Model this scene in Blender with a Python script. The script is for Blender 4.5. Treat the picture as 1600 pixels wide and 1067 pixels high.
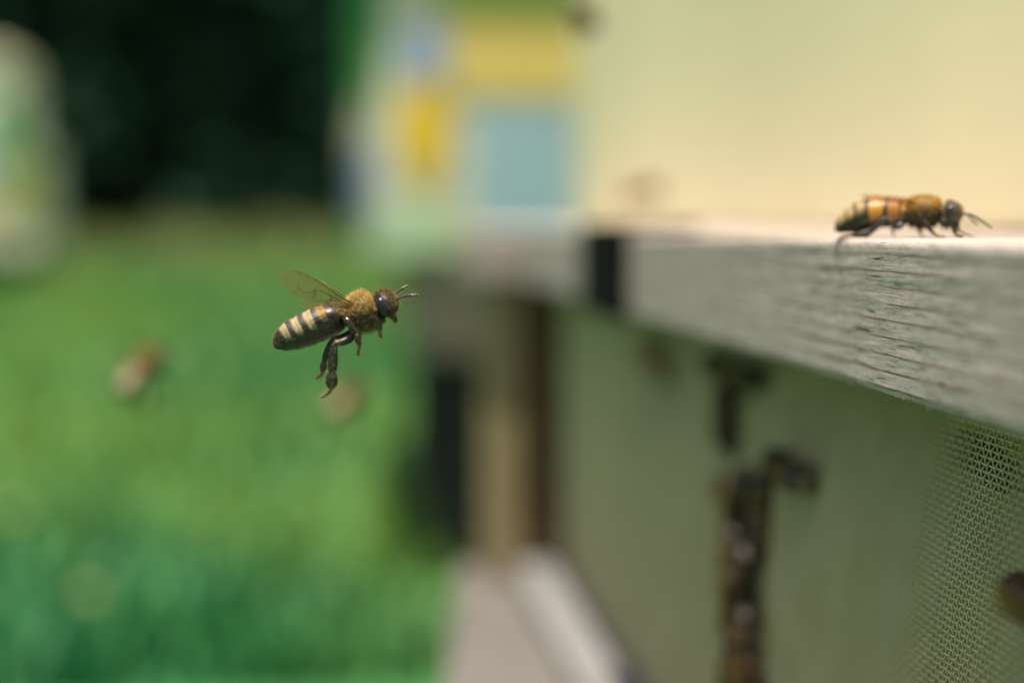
import bpy, bmesh, math, random
import numpy as np
from mathutils import Vector, Matrix, Euler, noise

for o in list(bpy.data.objects):
    bpy.data.objects.remove(o)
S = bpy.context.scene
COL = S.collection
R = math.radians
random.seed(7)
rng = np.random.default_rng(7)

# ------------------------------------------------------------------ camera, sky, sun, exposure
CAMZ = 0.25                       # lens height above the grass
YAW, PITCH = 7.05, 4.72           # degrees right of the hive front / below the horizon
F = 2222.0                        # focal length in pixels of a 1600 wide frame
FOCUS = 0.1525
cam = bpy.data.cameras.new('camera')
cam.lens = 50.0
cam.sensor_width = 36.0
cam.clip_start = 0.004
cam.clip_end = 400.0
cam.dof.use_dof = True
cam.dof.focus_distance = FOCUS
cam.dof.aperture_fstop = 6.4
cam_o = bpy.data.objects.new('camera', cam)
cam_o.location = (0, 0, CAMZ)
cam_o.rotation_euler = (R(90 - PITCH), 0, R(-YAW))
COL.objects.link(cam_o)
S.camera = cam_o

SUN = Vector((-0.092, -0.13, 0.97)).normalized()      # direction towards the sun
w = bpy.data.worlds.new('World')
S.world = w
w.use_nodes = True
wn = w.node_tree
bg = wn.nodes['Background']
sky = wn.nodes.new('ShaderNodeTexSky')
sky.sky_type = 'NISHITA'
sky.sun_disc = False
sky.dust_density = 4.0
sky.ozone_density = 0.3
sky.air_density = 0.8
sky.sun_elevation = math.asin(SUN.z)
sky.sun_rotation = math.atan2(SUN.x, SUN.y)
wn.links.new(sky.outputs[0], bg.inputs[0])
bg.inputs[1].default_value = 0.082
sl = bpy.data.lights.new('sun', 'SUN')
sl.energy = 4.8
sl.angle = R(0.5)
sl.color = (1.0, 0.93, 0.82)
so = bpy.data.objects.new('sun', sl)
so.rotation_euler = SUN.to_track_quat('Z', 'Y').to_euler()
so.location = (-3, 3, 6)
COL.objects.link(so)
S.view_settings.view_transform = 'Standard'
S.view_settings.look = 'None'
S.view_settings.gamma = 1.0
S.view_settings.exposure = 0.84
S.render.engine = 'CYCLES'
S.cycles.use_denoising = True
S.cycles.use_adaptive_sampling = False
S.cycles.sample_clamp_indirect = 3.0
S.cycles.denoiser = 'OPENIMAGEDENOISE'
S.cycles.denoising_prefilter = 'ACCURATE'
S.cycles.max_bounces = 10
S.cycles.transparent_max_bounces = 24

CAMM = Euler((R(90 - PITCH), 0, R(-YAW))).to_matrix()
def at(px, py, depth):
    """world point seen at photo pixel (px, py) at a real depth in metres"""
    v = Vector(((px - 800) / F * depth, -(py - 533.5) / F * depth, -depth))
    return CAMM @ v + Vector((0, 0, CAMZ))

# ------------------------------------------------------------------ helpers
def tag(o, label=None, cat=None, group=None, kind=None):
    if label: o['label'] = label
    if cat: o['category'] = cat
    if group: o['group'] = group
    if kind: o['kind'] = kind
    return o

def empty(name, loc=(0, 0, 0), rot=(0, 0, 0)):
    o = bpy.data.objects.new(name, None)
    o.empty_display_size = 0.02
    o.location = loc
    o.rotation_euler = rot
    COL.objects.link(o)
    return o

def link_mesh(name, me, mat, parent=None):
    if mat is not None:
        me.materials.append(mat)
    o = bpy.data.objects.new(name, me)
    COL.objects.link(o)
    if parent is not None:
        o.parent = parent
    return o

def copy_tree(o, parent=None):
    c = o.copy()
    COL.objects.link(c)
    if parent is not None:
        c.parent = parent
    for ch in list(o.children):
        copy_tree(ch, c)
    return c

class MB:
    """collects verts, faces and per-vertex colours, then becomes ONE mesh object"""
    def __init__(s):
        s.v, s.f, s.c = [], [], []
    def add(s, vs, fs, cs=None):
        n = len(s.v)
        s.v += [tuple(p) for p in vs]
        s.f += [tuple(i + n for i in f) for f in fs]
        s.c += list(cs) if cs is not None else [(1, 1, 1, 1)] * len(vs)
    def build(s, name, mat, parent=None, smooth=True, col=True):
        me = bpy.data.meshes.new(name)
        me.from_pydata(s.v, [], s.f)
        if col:
            a = me.color_attributes.new('tint', 'FLOAT_COLOR', 'POINT')
            a.data.foreach_set('color', np.array(s.c, dtype=np.float32).ravel())
        me.update()
        if smooth:
            me.polygons.foreach_set('use_smooth', [True] * len(me.polygons))
        return link_mesh(name, me, mat, parent)

def tube(pts, rad, n=8, flat=1.0):
    """tapered tube through pts; returns verts, faces"""
    pts = [Vector(p) for p in pts]
    vs, fs = [], []
    up = Vector((0.13, 0.97, 0.21)).normalized()
    for i, p in enumerate(pts):
        t = (pts[min(i + 1, len(pts) - 1)] - pts[max(i - 1, 0)]).normalized()
        a = t.cross(up).normalized()
        b = t.cross(a).normalized()
        for k in range(n):
            th = 2 * math.pi * k / n
            vs.append(p + a * (math.cos(th) * rad[i]) + b * (math.sin(th) * rad[i] * flat))
    for i in range(len(pts) - 1):
        for k in range(n):
            fs.append((i * n + k, i * n + (k + 1) % n, (i + 1) * n + (k + 1) % n, (i + 1) * n + k))
    fs.append(tuple(range(n))[::-1])
    fs.append(tuple((len(pts) - 1) * n + k for k in range(n)))
    return vs, fs

def cr(P, m):
    """resample rows of P with Catmull-Rom, m steps a span"""
    P = np.array(P, float)
    Q = np.vstack([2 * P[0] - P[1], P, 2 * P[-1] - P[-2]])
    out = []
    for i in range(1, len(Q) - 2):
        for k in range(m):
            t = k / m
            out.append(0.5 * (2 * Q[i] + (Q[i + 1] - Q[i - 1]) * t + (2 * Q[i - 1] - 5 * Q[i] + 4 * Q[i + 1] - Q[i + 2]) * t * t
                              + (3 * Q[i] - Q[i - 1] - 3 * Q[i + 1] + Q[i + 2]) * t ** 3))
    out.append(P[-1])
    return np.array(out)

def ss(a, b, x):
    t = min(1.0, max(0.0, (x - a) / (b - a)))
    return t * t * (3 - 2 * t)

def lerp3(a, b, t):
    return tuple(a[i] + (b[i] - a[i]) * t for i in range(len(a)))

def box_bm(x0, x1, y0, y1, z0, z1, bev=0.0, seg=2):
    bm = bmesh.new()
    bmesh.ops.create_cube(bm, size=1.0)
    for v in bm.verts:
        v.co = Vector(((x0 + x1) / 2 + v.co.x * (x1 - x0), (y0 + y1) / 2 + v.co.y * (y1 - y0), (z0 + z1) / 2 + v.co.z * (z1 - z0)))
    if bev > 0:
        bmesh.ops.bevel(bm, geom=list(bm.edges), offset=bev, segments=seg, affect='EDGES', profile=0.5)
    return bm

def box(name, mat, parent, x0, x1, y0, y1, z0, z1, bev=0.0008, seg=2, smooth=False):
    bm = box_bm(x0, x1, y0, y1, z0, z1, bev, seg)
    me = bpy.data.meshes.new(name)
    bm.to_mesh(me); bm.free()
    return link_mesh(name, me, mat, parent)

# ------------------------------------------------------------------ materials
def new_mat(name):
    m = bpy.data.materials.new(name)
    m.use_nodes = True
    nt = m.node_tree
    return m, nt, nt.nodes, nt.links, nt.nodes['Principled BSDF']

def coords(nt, scale, rot=(0, 0, 0)):
    tc = nt.nodes.new('ShaderNodeTexCoord')
    mp = nt.nodes.new('ShaderNodeMapping')
    mp.inputs['Scale'].default_value = scale
    mp.inputs['Rotation'].default_value = rot
    nt.links.new(tc.outputs['Object'], mp.inputs['Vector'])
    return mp.outputs['Vector']

def noise_n(nt, vec, scale, detail=4, rough=0.55, dist=0.0):
    n = nt.nodes.new('ShaderNodeTexNoise')
    n.inputs['Scale'].default_value = scale
    n.inputs['Detail'].default_value = detail
    n.inputs['Roughness'].default_value = rough
    n.inputs['Distortion'].default_value = dist
    nt.links.new(vec, n.inputs['Vector'])
    return n.outputs['Fac']

def ramp(nt, fac, stops):
    r = nt.nodes.new('ShaderNodeValToRGB')
    el = r.color_ramp.elements
    while len(el) < len(stops):
        el.new(0.5)
    for e, (p, c) in zip(el, stops):
        e.position = p
        e.color = (c[0], c[1], c[2], 1) if not isinstance(c, (int, float)) else (c, c, c, 1)
    nt.links.new(fac, r.inputs['Fac'])
    return r.outputs['Color']

def mixc(nt, fac, a, b, mode='MIX'):
    m = nt.nodes.new('ShaderNodeMix')
    m.data_type = 'RGBA'
    m.blend_type = mode
    for sock, val in ((m.inputs[0], fac), (m.inputs[6], a), (m.inputs[7], b)):
        if isinstance(val, (int, float)):
            sock.default_value = val
        elif isinstance(val, tuple):
            sock.default_value = (val[0], val[1], val[2], 1)
        else:
            nt.links.new(val, sock)
    return m.outputs[2]

def bump(nt, height, strength, dist, prev=None):
    b = nt.nodes.new('ShaderNodeBump')
    b.inputs['Strength'].default_value = strength
    b.inputs['Distance'].default_value = dist
    nt.links.new(height, b.inputs['Height'])
    if prev is not None:
        nt.links.new(prev, b.inputs['Normal'])
    return b.outputs['Normal']

def mathn(nt, op, a, b=0.0, clamp=False):
    m = nt.nodes.new('ShaderNodeMath')
    m.operation = op
    m.use_clamp = clamp
    for sock, val in ((m.inputs[0], a), (m.inputs[1], b)):
        if isinstance(val, (int, float)):
            sock.default_value = val
        else:
            nt.links.new(val, sock)
    return m.outputs[0]

def weathered_wood(name, pale, mid, dark, grain_axis='Y', k=1.0, moss=0.0, lines=True):
    m, nt, N, L, P = new_mat(name)
    def sc(along, across):
        s = [across] * 3
        s['XYZ'.index(grain_axis)] = along
        return tuple(s)
    broad = noise_n(nt, coords(nt, sc(14 * k, 60 * k)), 1.0, 3, 0.5)
    fibre = noise_n(nt, coords(nt, sc(150 * k, 2900 * k)), 1.0, 6, 0.72, 0.25)
    fine = noise_n(nt, coords(nt, sc(1300 * k, 6500 * k)), 1.0, 3, 0.7, 0.4)
    c = ramp(nt, broad, [(0.25, mid), (0.55, pale), (0.8, mid)])
    f2 = ramp(nt, fibre, [(0.33, 0.36), (0.46, 0.92), (0.66, 1.25)])
    fk = noise_n(nt, coords(nt, sc(700 * k, 3600 * k)), 1.0, 4, 0.7)
    c = mixc(nt, 0.85, c, f2, 'MULTIPLY')
    c = mixc(nt, 0.7, c, ramp(nt, fk, [(0.34, 0.5), (0.46, 1.0), (0.7, 1.15)]), 'MULTIPLY')
    crack = noise_n(nt, coords(nt, sc(95 * k, 2600 * k)), 1.0, 3, 0.6, 0.2)
    ck = ramp(nt, crack, [(0.31, 1.0), (0.36, 0.0)])
    c = mixc(nt, ck, c, dark)
    h = mathn(nt, 'MULTIPLY', ck, -0.9)
    if lines:
        # late-wood lines running along the board, wavering a little
        wv = nt.nodes.new('ShaderNodeTexWave')
        wv.wave_type = 'BANDS'
        wv.bands_direction = 'Z'
        wv.wave_profile = 'SIN'
        wv.inputs['Scale'].default_value = 1.0
        wv.inputs['Distortion'].default_value = 1.2
        wv.inputs['Detail'].default_value = 2.5
        wv.inputs['Detail Scale'].default_value = 0.7
        wv.inputs['Detail Roughness'].default_value = 0.6
        s3 = [185 * k] * 3
        s3['XYZ'.index(grain_axis)] = 7 * k
        L.new(coords(nt, tuple(s3), (R(0), R(16), 0)), wv.inputs['Vector'])
        brk = noise_n(nt, coords(nt, sc(60 * k, 260 * k)), 1.0, 3, 0.6)
        thin = ramp(nt, wv.outputs['Fac'], [(0.0, 1.0), (0.008, 0.9), (0.022, 0.0)])
        lm = mathn(nt, 'MULTIPLY', thin, ramp(nt, brk, [(0.42, 0.0), (0.56, 1.0)]))
        soft = ramp(nt, wv.outputs['Fac'], [(0.0, 1.0), (0.22, 0.0)])
        c = mixc(nt, mathn(nt, 'MULTIPLY', soft, 0.5), c, (mid[0] * 0.75, mid[1] * 0.68, mid[2] * 0.55))
        c = mixc(nt, lm, c, dark)
        h = mathn(nt, 'SUBTRACT', h, mathn(nt, 'MULTIPLY', lm, 1.0))
    if moss > 0:
        mn = noise_n(nt, coords(nt, sc(24 * k, 70 * k)), 1.0, 4, 0.6)
        c = mixc(nt, mathn(nt, 'MULTIPLY', ramp(nt, mn, [(0.45, 0.0), (0.7, 1.0)]), moss), c, (0.16, 0.17, 0.11))
    h = mathn(nt, 'ADD', h, mathn(nt, 'MULTIPLY', fibre, 1.1))
    h = mathn(nt, 'ADD', h, mathn(nt, 'MULTIPLY', fine, 0.5))
    L.new(c, P.inputs['Base Color'])
    P.inputs['Roughness'].default_value = 0.82
    P.inputs['Specular IOR Level'].default_value = 0.25
    L.new(bump(nt, h, 0.55, 0.00016 / k), P.inputs['Normal'])
    return m

def paint(name, col, var=0.06, rough=0.55, dirt=0.12):
    m, nt, N, L, P = new_mat(name)
    n1 = noise_n(nt, coords(nt, (9, 9, 9)), 1.0, 4, 0.6)
    n2 = noise_n(nt, coords(nt, (160, 160, 60)), 1.0, 3, 0.6)
    c = ramp(nt, n1, [(0.3, tuple(x * (1 - var) for x in col)), (0.7, tuple(min(1, x * (1 + var)) for x in col))])
    sp = noise_n(nt, coords(nt, (210, 210, 210)), 1.0, 2, 0.5)
    c = mixc(nt, mathn(nt, 'MULTIPLY', ramp(nt, sp, [(0.70, 0.0), (0.78, 1.0)]), dirt * 3), c, (0.25, 0.2, 0.1))
    L.new(c, P.inputs['Base Color'])
    P.inputs['Roughness'].default_value = rough
    L.new(bump(nt, n2, 0.25, 0.0006), P.inputs['Normal'])
    return m

def tint_mat(name, rough_from_alpha=True, rough=0.4, spec=0.5, speck=0.0):
    m, nt, N, L, P = new_mat(name)
    a = N.new('ShaderNodeVertexColor')
    a.layer_name = 'tint'
    nn = noise_n(nt, coords(nt, (9000, 9000, 9000)), 1.0, 3, 0.6)
    c = mixc(nt, 0.55, a.outputs['Color'], ramp(nt, nn, [(0.3, 0.55), (0.7, 1.25)]), 'MULTIPLY')
    L.new(c, P.inputs['Base Color'])
    if rough_from_alpha:
        L.new(a.outputs['Alpha'], P.inputs['Roughness'])
    else:
        P.inputs['Roughness'].default_value = rough
    P.inputs['Specular IOR Level'].default_value = spec
    L.new(bump(nt, nn, 0.3, 0.00004), P.inputs['Normal'])
    return m

M_bee = tint_mat('bee_cuticle', spec=0.5)

def hair_mat():
    m, nt, N, L, P = new_mat('bee_hair')
    a = N.new('ShaderNodeVertexColor'); a.layer_name = 'tint'
    L.new(a.outputs['Color'], P.inputs['Base Color'])
    P.inputs['Roughness'].default_value = 0.5
    P.inputs['Specular IOR Level'].default_value = 0.35
    tr = N.new('ShaderNodeBsdfTranslucent')
    L.new(a.outputs['Color'], tr.inputs['Color'])
    mx = N.new('ShaderNodeMixShader')
    mx.inputs[0].default_value = 0.5
    L.new(P.outputs[0], mx.inputs[1]); L.new(tr.outputs[0], mx.inputs[2])
    L.new(mx.outputs[0], N['Material Output'].inputs['Surface'])
    return m
M_hair = hair_mat()

def eye_mat():
    m, nt, N, L, P = new_mat('bee_eye')
    n = noise_n(nt, coords(nt, (2500, 2500, 900)), 1.0, 2)
    L.new(ramp(nt, n, [(0.3, (0.008, 0.008, 0.010)), (0.7, (0.022, 0.020, 0.022))]), P.inputs['Base Color'])
    P.inputs['Roughness'].default_value = 0.22
    v = N.new('ShaderNodeTexVoronoi')
    v.inputs['Scale'].default_value = 28000
    tc = N.new('ShaderNodeTexCoord')
    L.new(tc.outputs['Object'], v.inputs['Vector'])
    L.new(bump(nt, v.outputs['Distance'], 0.15, 0.00001), P.inputs['Normal'])
    return m
M_eye = eye_mat()

def wing_mat():
    m, nt, N, L, P = new_mat('wing_membrane')
    tr = N.new('ShaderNodeBsdfTransparent')
    tr.inputs[0].default_value = (0.93, 0.90, 0.82, 1)
    P.inputs['Base Color'].default_value = (0.42, 0.28, 0.08, 1)
    P.inputs['Roughness'].default_value = 0.42
    tl = N.new('ShaderNodeBsdfTranslucent')
    tl.inputs[0].default_value = (0.66, 0.49, 0.20, 1)
    m1 = N.new('ShaderNodeMixShader'); m1.inputs[0].default_value = 0.6
    L.new(P.outputs[0], m1.inputs[1]); L.new(tl.outputs[0], m1.inputs[2])
    n = noise_n(nt, coords(nt, (900, 900, 900)), 1.0, 3)
    m2 = N.new('ShaderNodeMixShader')
    L.new(ramp(nt, n, [(0.3, 0.38), (0.7, 0.54)]), m2.inputs[0])
    L.new(tr.outputs[0], m2.inputs[1]); L.new(m1.outputs[0], m2.inputs[2])
    L.new(m2.outputs[0], N['Material Output'].inputs['Surface'])
    return m
M_wing = wing_mat()

def simple(name, c0, c1, scale, rough=0.6, b=0.0, bd=0.001, spec=0.5):
    m, nt, N, L, P = new_mat(name)
    n = noise_n(nt, coords(nt, (scale,) * 3), 1.0, 4, 0.6)
    L.new(ramp(nt, n, [(0.3, c0), (0.7, c1)]), P.inputs['Base Color'])
    P.inputs['Roughness'].default_value = rough
    P.inputs['Specular IOR Level'].default_value = spec
    if b:
        L.new(bump(nt, n, b, bd), P.inputs['Normal'])
    return m
M_vein = simple('wing_vein', (0.05, 0.026, 0.008), (0.13, 0.065, 0.02), 1500, 0.4)
M_rail = weathered_wood('grey_weathered_wood', (0.435, 0.362, 0.33), (0.375, 0.31, 0.28), (0.030, 0.026, 0.022), 'Y', moss=0.05)
M_sill = weathered_wood('bleached_wood', (0.215, 0.208, 0.20), (0.165, 0.16, 0.152), (0.04, 0.036, 0.032), 'Y', lines=False)
M_board = weathered_wood('board_wood', (0.135, 0.122, 0.108), (0.105, 0.096, 0.086), (0.03, 0.027, 0.023), 'Y', lines=False)
M_post = weathered_wood('brown_wood', (0.33, 0.25, 0.135), (0.26, 0.195, 0.10), (0.05, 0.035, 0.02), 'Z', lines=False)
M_strip = weathered_wood('shaded_wood', (0.13, 0.075, 0.035), (0.09, 0.05, 0.024), (0.02, 0.012, 0.006), 'Z', lines=False)  # shadow of the recess beside the post put into the wood colour
M_wall = weathered_wood('lower_box_wood', (0.20, 0.19, 0.13), (0.15, 0.14, 0.095), (0.04, 0.035, 0.025), 'Y', lines=False)
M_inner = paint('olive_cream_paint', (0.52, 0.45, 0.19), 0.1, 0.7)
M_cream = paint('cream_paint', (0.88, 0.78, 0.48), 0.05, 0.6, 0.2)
M_black = simple('black_plastic', (0.004, 0.004, 0.004), (0.008, 0.008, 0.009), 300, 0.8, spec=0.1)
M_metal = simple('roof_metal', (0.42, 0.43, 0.43), (0.55, 0.55, 0.54), 40, 0.4)
M_wire = simple('mesh_wire', (0.48, 0.42, 0.225), (0.57, 0.505, 0.305), 120, 0.45)
M_white = paint('offwhite_paint', (0.74, 0.69, 0.52))
M_blue = paint('pale_blue_paint', (0.40, 0.56, 0.62))
M_yellow = paint('yellow_paint', (0.90, 0.64, 0.17))
M_green = paint('green_paint', (0.03, 0.27, 0.05))
M_lime = paint('lime_paint', (0.42, 0.52, 0.10))
M_orange = paint('orange_paint', (0.95, 0.58, 0.01))
M_violet = paint('violet_blue_paint', (0.38, 0.46, 0.66))
M_palegreen = paint('pale_green_paint', (0.56, 0.72, 0.46))
M_beige = paint('beige_paint', (0.60, 0.48, 0.34))
M_slate = paint('slate_blue_paint', (0.10, 0.17, 0.26))
M_olive = paint('olive_yellow_paint', (0.34, 0.31, 0.05))
M_stand = weathered_wood('stand_wood', (0.44, 0.31, 0.24), (0.35, 0.24, 0.18), (0.08, 0.06, 0.05), 'X', k=0.4, lines=False)
M_block = simple('shaded_block', (0.018, 0.014, 0.011), (0.032, 0.025, 0.02), 60, 0.9, 0.5, 0.004)  # near-black: shade under the hives put into the colour

# ------------------------------------------------------------------ the ground
def grass_ground_mat():
    m, nt, N, L, P = new_mat('grass_ground')
    big = noise_n(nt, coords(nt, (2.3, 1.5, 1)), 1.0, 3, 0.5)
    mid = noise_n(nt, coords(nt, (9, 6, 1)), 1.0, 4, 0.6)
    c = ramp(nt, big, [(0.36, (0.009, 0.105, 0.032)), (0.50, (0.055, 0.155, 0.025)), (0.62, (0.112, 0.19, 0.030))])
    c = mixc(nt, 0.5, c, ramp(nt, mid, [(0.3, (0.010, 0.094, 0.030)), (0.7, (0.10, 0.185, 0.033))]))
    sep = N.new('ShaderNodeSeparateXYZ')
    tcn = N.new('ShaderNodeTexCoord'); L.new(tcn.outputs['Object'], sep.inputs[0])
    edge = mathn(nt, 'ADD', sep.outputs['Y'], mathn(nt, 'MULTIPLY', mathn(nt, 'SUBTRACT', noise_n(nt, coords(nt, (6.5, 4.5, 1)), 1.0, 2, 0.4), 0.3), 1.5))
    clover = ramp(nt, mathn(nt, 'MULTIPLY', edge, 0.5), [(0.60, 1.0), (0.74, 0.0)])
    c = mixc(nt, mathn(nt, 'MULTIPLY', clover, 0.45), c, (0.010, 0.135, 0.045))
    L.new(c, P.inputs['Base Color'])
    P.inputs['Roughness'].default_value = 0.9
    L.new(bump(nt, mid, 0.6, 0.02), P.inputs['Normal'])
    return m
M_ground = grass_ground_mat()
bm = bmesh.new()
bmesh.ops.create_grid(bm, x_segments=60, y_segments=60, size=1.0)
for v in bm.verts:
    v.co.x *= 150; v.co.y = v.co.y * 150 + 60
me = bpy.data.meshes.new('ground'); bm.to_mesh(me); bm.free()
ground = link_mesh('ground', me, M_ground)
tag(ground, 'bright green meadow grass in front of the beehives', 'ground', kind='structure')

def grass_blades():
    n = 22000
    d = 0.75 + (rng.random(n) ** 1.7) * 7.5
    x = (rng.random(n) * 2 - 1) * (0.55 + d * 0.36) - d * 0.02
    keep = ~((x > 0.0) & (d < 0.68)) & ~((x > 0.06) & (d < 1.5) & (d > 0.93))
    d, x = d[keep], x[keep]
    n = len(d)
    h = (0.012 + 0.03 * rng.random(n)) * (1 + 0.1 * d)
    wd = (0.0018 + 0.0022 * rng.random(n)) * (0.7 + 0.5 * d)
    an = rng.random(n) * math.pi
    lean = (rng.random((n, 2)) - 0.5) * h[:, None] * 1.3
    dx, dy = np.cos(an) * wd, np.sin(an) * wd
    V = np.zeros((n, 5, 3))
    V[:, 0] = np.stack([x - dx, d - dy, 0 * x], 1); V[:, 1] = np.stack([x + dx, d + dy, 0 * x], 1)
    mx, my = x + lean[:, 0] * 0.35, d + lean[:, 1] * 0.35
    V[:, 2] = np.stack([mx + dx * .8, my + dy * .8, h * 0.6], 1); V[:, 3] = np.stack([mx - dx * .8, my - dy * .8, h * 0.6], 1)
    V[:, 4] = np.stack([x + lean[:, 0], d + lean[:, 1], h], 1)
    b = np.arange(n) * 5
    quads = np.stack([b, b + 1, b + 2, b + 3], 1).tolist()
    tris = np.stack([b + 3, b + 2, b + 4], 1).tolist()
    nf = 40  # pale octahedra added so the blurred grass shows highlight discs
    fd = 0.95 + 2.2 * rng.random(nf); fx = -0.33 * fd + (0.36 * fd) * rng.random(nf)
    fd[:2] = (0.80, 1.02); fx[:2] = (-0.138, -0.225)
    fr = 0.0032 + 0.0028 * rng.random(nf); fr[:2] += 0.0035; fz = 0.03 + 0.02 * rng.random(nf)
    oct_ = np.array([(1, 0, 0), (0, 1, 0), (-1, 0, 0), (0, -1, 0), (0, 0, 1), (0, 0, -1)], float)
    FV = (oct_[None] * fr[:, None, None] + np.stack([fx, fd, fz], 1)[:, None]).reshape(-1, 3)
    ft = [[n * 5 + i * 6 + q for q in t] for i in range(nf) for t in ((0, 1, 4), (1, 2, 4), (2, 3, 4), (3, 0, 4), (1, 0, 5), (2, 1, 5), (3, 2, 5), (0, 3, 5))]
    me = bpy.data.meshes.new('grass')
    me.from_pydata(V.reshape(-1, 3).tolist() + FV.tolist(), [], quads + tris + ft)
    C = np.zeros((n, 5, 4)); C[..., 3] = 1
    r = rng.random(n)[:, None]
    patch = np.array([noise.noise(Vector((xx * 2.3, dd * 1.5, 3.1))) for xx, dd in zip(x, d)])[:, None]
    tcol = np.clip(0.60 + patch * 2.3 + (r - 0.5) * 0.6 - 0.1 * np.clip((1.25 - d[:, None]) / 0.3, 0, 1), 0, 1)
    A, B = np.array([0.011, 0.150, 0.045]), np.array([0.160, 0.295, 0.042])
    C[..., :3] = (A + (B - A) * tcol)[:, None, :]
    a = me.color_attributes.new('tint', 'FLOAT_COLOR', 'POINT')
    FC = np.tile(np.array([0.42, 0.52, 0.20, 1.0]), (nf * 6, 1))
    a.data.foreach_set('color', np.concatenate([C.reshape(-1, 4), FC]).astype(np.float32).ravel())
    m, nt, N, L, P = new_mat('grass_blade')
    at_ = N.new('ShaderNodeVertexColor'); at_.layer_name = 'tint'
    L.new(at_.outputs[0], P.inputs['Base Color'])
    P.inputs['Roughness'].default_value = 0.5
    tl = N.new('ShaderNodeBsdfTranslucent'); L.new(at_.outputs[0], tl.inputs[0])
    mx_ = N.new('ShaderNodeMixShader'); mx_.inputs[0].default_value = 0.4
    L.new(P.outputs[0], mx_.inputs[1]); L.new(tl.outputs[0], mx_.inputs[2])
    L.new(mx_.outputs[0], N['Material Output'].inputs['Surface'])
    o = link_mesh('grass', me, m)
    tag(o, 'blurred sunlit green grass blades covering the meadow', 'grass', kind='stuff')
grass_blades()
def fringe():
    n = 9000
    g = np.random.default_rng(12)
    d = 9.0 + 7.2 * g.random(n); x = -10 + 17 * g.random(n)
    pt = np.array([noise.noise(Vector((a * 0.55, b * 0.5, 5.5))) for a, b in zip(x, d)])
    h = (0.10 + 0.40 * g.random(n)) * np.clip(0.7 + 1.4 * pt, 0.2, 1.6) * (0.35 + 0.65 * (d - 9) / 7.2)
    an = g.random(n) * math.pi; wd = 0.008 + 0.02 * g.random(n)
    dx, dy = np.cos(an) * wd, np.sin(an) * wd
    ln = (g.random((n, 2)) - 0.5) * h[:, None]
    V = np.stack([np.stack([x - dx, d - dy, 0 * x], 1), np.stack([x + dx, d + dy, 0 * x], 1), np.stack([x + ln[:, 0], d + ln[:, 1], h], 1)], 1)
    me = bpy.data.meshes.new('tall_grass')
    me.from_pydata(V.reshape(-1, 3).tolist(), [], np.arange(n * 3).reshape(n, 3).tolist())
    m = leaf_mat('dry_grass', (0.10, 0.15, 0.04), (0.30, 0.29, 0.12))
    tag(link_mesh('tall_grass', me, m), 'olive unmown grass along the dark treeline', 'grass', kind='stuff')

# ------------------------------------------------------------------ dark trees at the meadow's edge
def leaf_mat(name, a, b):
    m, nt, N, L, P = new_mat(name)
    n = noise_n(nt, coords(nt, (0.9, 0.9, 0.9)), 1.0, 4, 0.6)
    L.new(ramp(nt, n, [(0.35, a), (0.65, b)]), P.inputs['Base Color'])
    P.inputs['Roughness'].default_value = 0.8
    P.inputs['Specular IOR Level'].default_value = 0.06
    return m
M_leaf = leaf_mat('dark_leaf', (0.012, 0.034, 0.020), (0.026, 0.066, 0.034))
M_bark = simple('bark', (0.03, 0.024, 0.018), (0.06, 0.048, 0.036), 8, 0.9, 0.6, 0.02)

def leaves_mesh(name, centres, per, spread, size, seed):
    g = np.random.default_rng(seed)
    c = np.repeat(np.array(centres), per, axis=0)
    n = len(c)
    p = c + g.normal(size=(n, 3)) * spread
    p[:, 2] = np.maximum(p[:, 2], 0.05)
    u = g.normal(size=(n, 3)); u /= np.linalg.norm(u, axis=1)[:, None]
    v = np.cross(u, g.normal(size=(n, 3))); v /= np.linalg.norm(v, axis=1)[:, None]
    s = size * (0.6 + 0.8 * g.random(n))[:, None]
    V = np.stack([p - u * s, p + v * s * 0.45, p + u * s, p - v * s * 0.45], 1).reshape(-1, 3)
    b = np.arange(n) * 4
    me = bpy.data.meshes.new(name)
    me.from_pydata(V.tolist(), [], np.stack([b, b + 1, b + 2, b + 3], 1).tolist())
    return me

def make_tree(seed, h, r):
    g = random.Random(seed)
    root = empty('dark_tree')
    cs = []
    tr = MB()
    pts = [(g.uniform(-.05, .05) * k, g.uniform(-.05, .05) * k, h * k / 6) for k in range(7)]
    tr.add(*tube(pts, [0.20 * (1 - 0.14 * k) for k in range(7)], 9))
    for i in range(46):
        t = (i + 0.5) / 46
        z = h * (0.04 + 0.94 * t)
        rr = r * (1 - t) ** 0.65 * (0.65 + 0.5 * g.random())
        a = i * 2.4 + g.random()
        e = (math.cos(a) * rr, math.sin(a) * rr, max(0.15, z - 0.12 * rr))
        b = pts[min(6, int(t * 6))]
        tr.add(*tube([(b[0], b[1], z), ((b[0] + e[0]) / 2, (b[1] + e[1]) / 2, z + 0.1), e], [0.05, 0.035, 0.015], 5))
        for q in (0.35, 0.7, 1.0):
            cs.append((b[0] + (e[0] - b[0]) * q, b[1] + (e[1] - b[1]) * q, z + (e[2] - z) * q))
    tr.build('trunk', M_bark, root, col=False)
    me = leaves_mesh('crown', cs, 60, 0.30, 0.16, seed)
    link_mesh('crown', me, M_leaf, root)
    return root
fringe()
protos = [make_tree(3, 9.5, 2.0), make_tree(8, 11.0, 2.3)]
spots = []
for i in range(9):
    spots.append((-10.4 + i * 2.15 + random.uniform(-.3, .3), 17.6 + random.uniform(-.6, .6)))
for i in range(8):
    spots.append((-10.6 + i * 2.6 + random.uniform(-.4, .4), 20.6 + random.uniform(-.7, .7)))
for i, (x, y) in enumerate(spots):
    t = protos[i] if i < 2 else copy_tree(protos[i % 2])
    t.location = (x, y, 0)
    t.rotation_euler = (0, 0, random.uniform(0, 6.28))
    tag(t, 'dark shaded tree merging into the black green treeline behind the meadow', 'tree', 'trees in the dark treeline')
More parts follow.
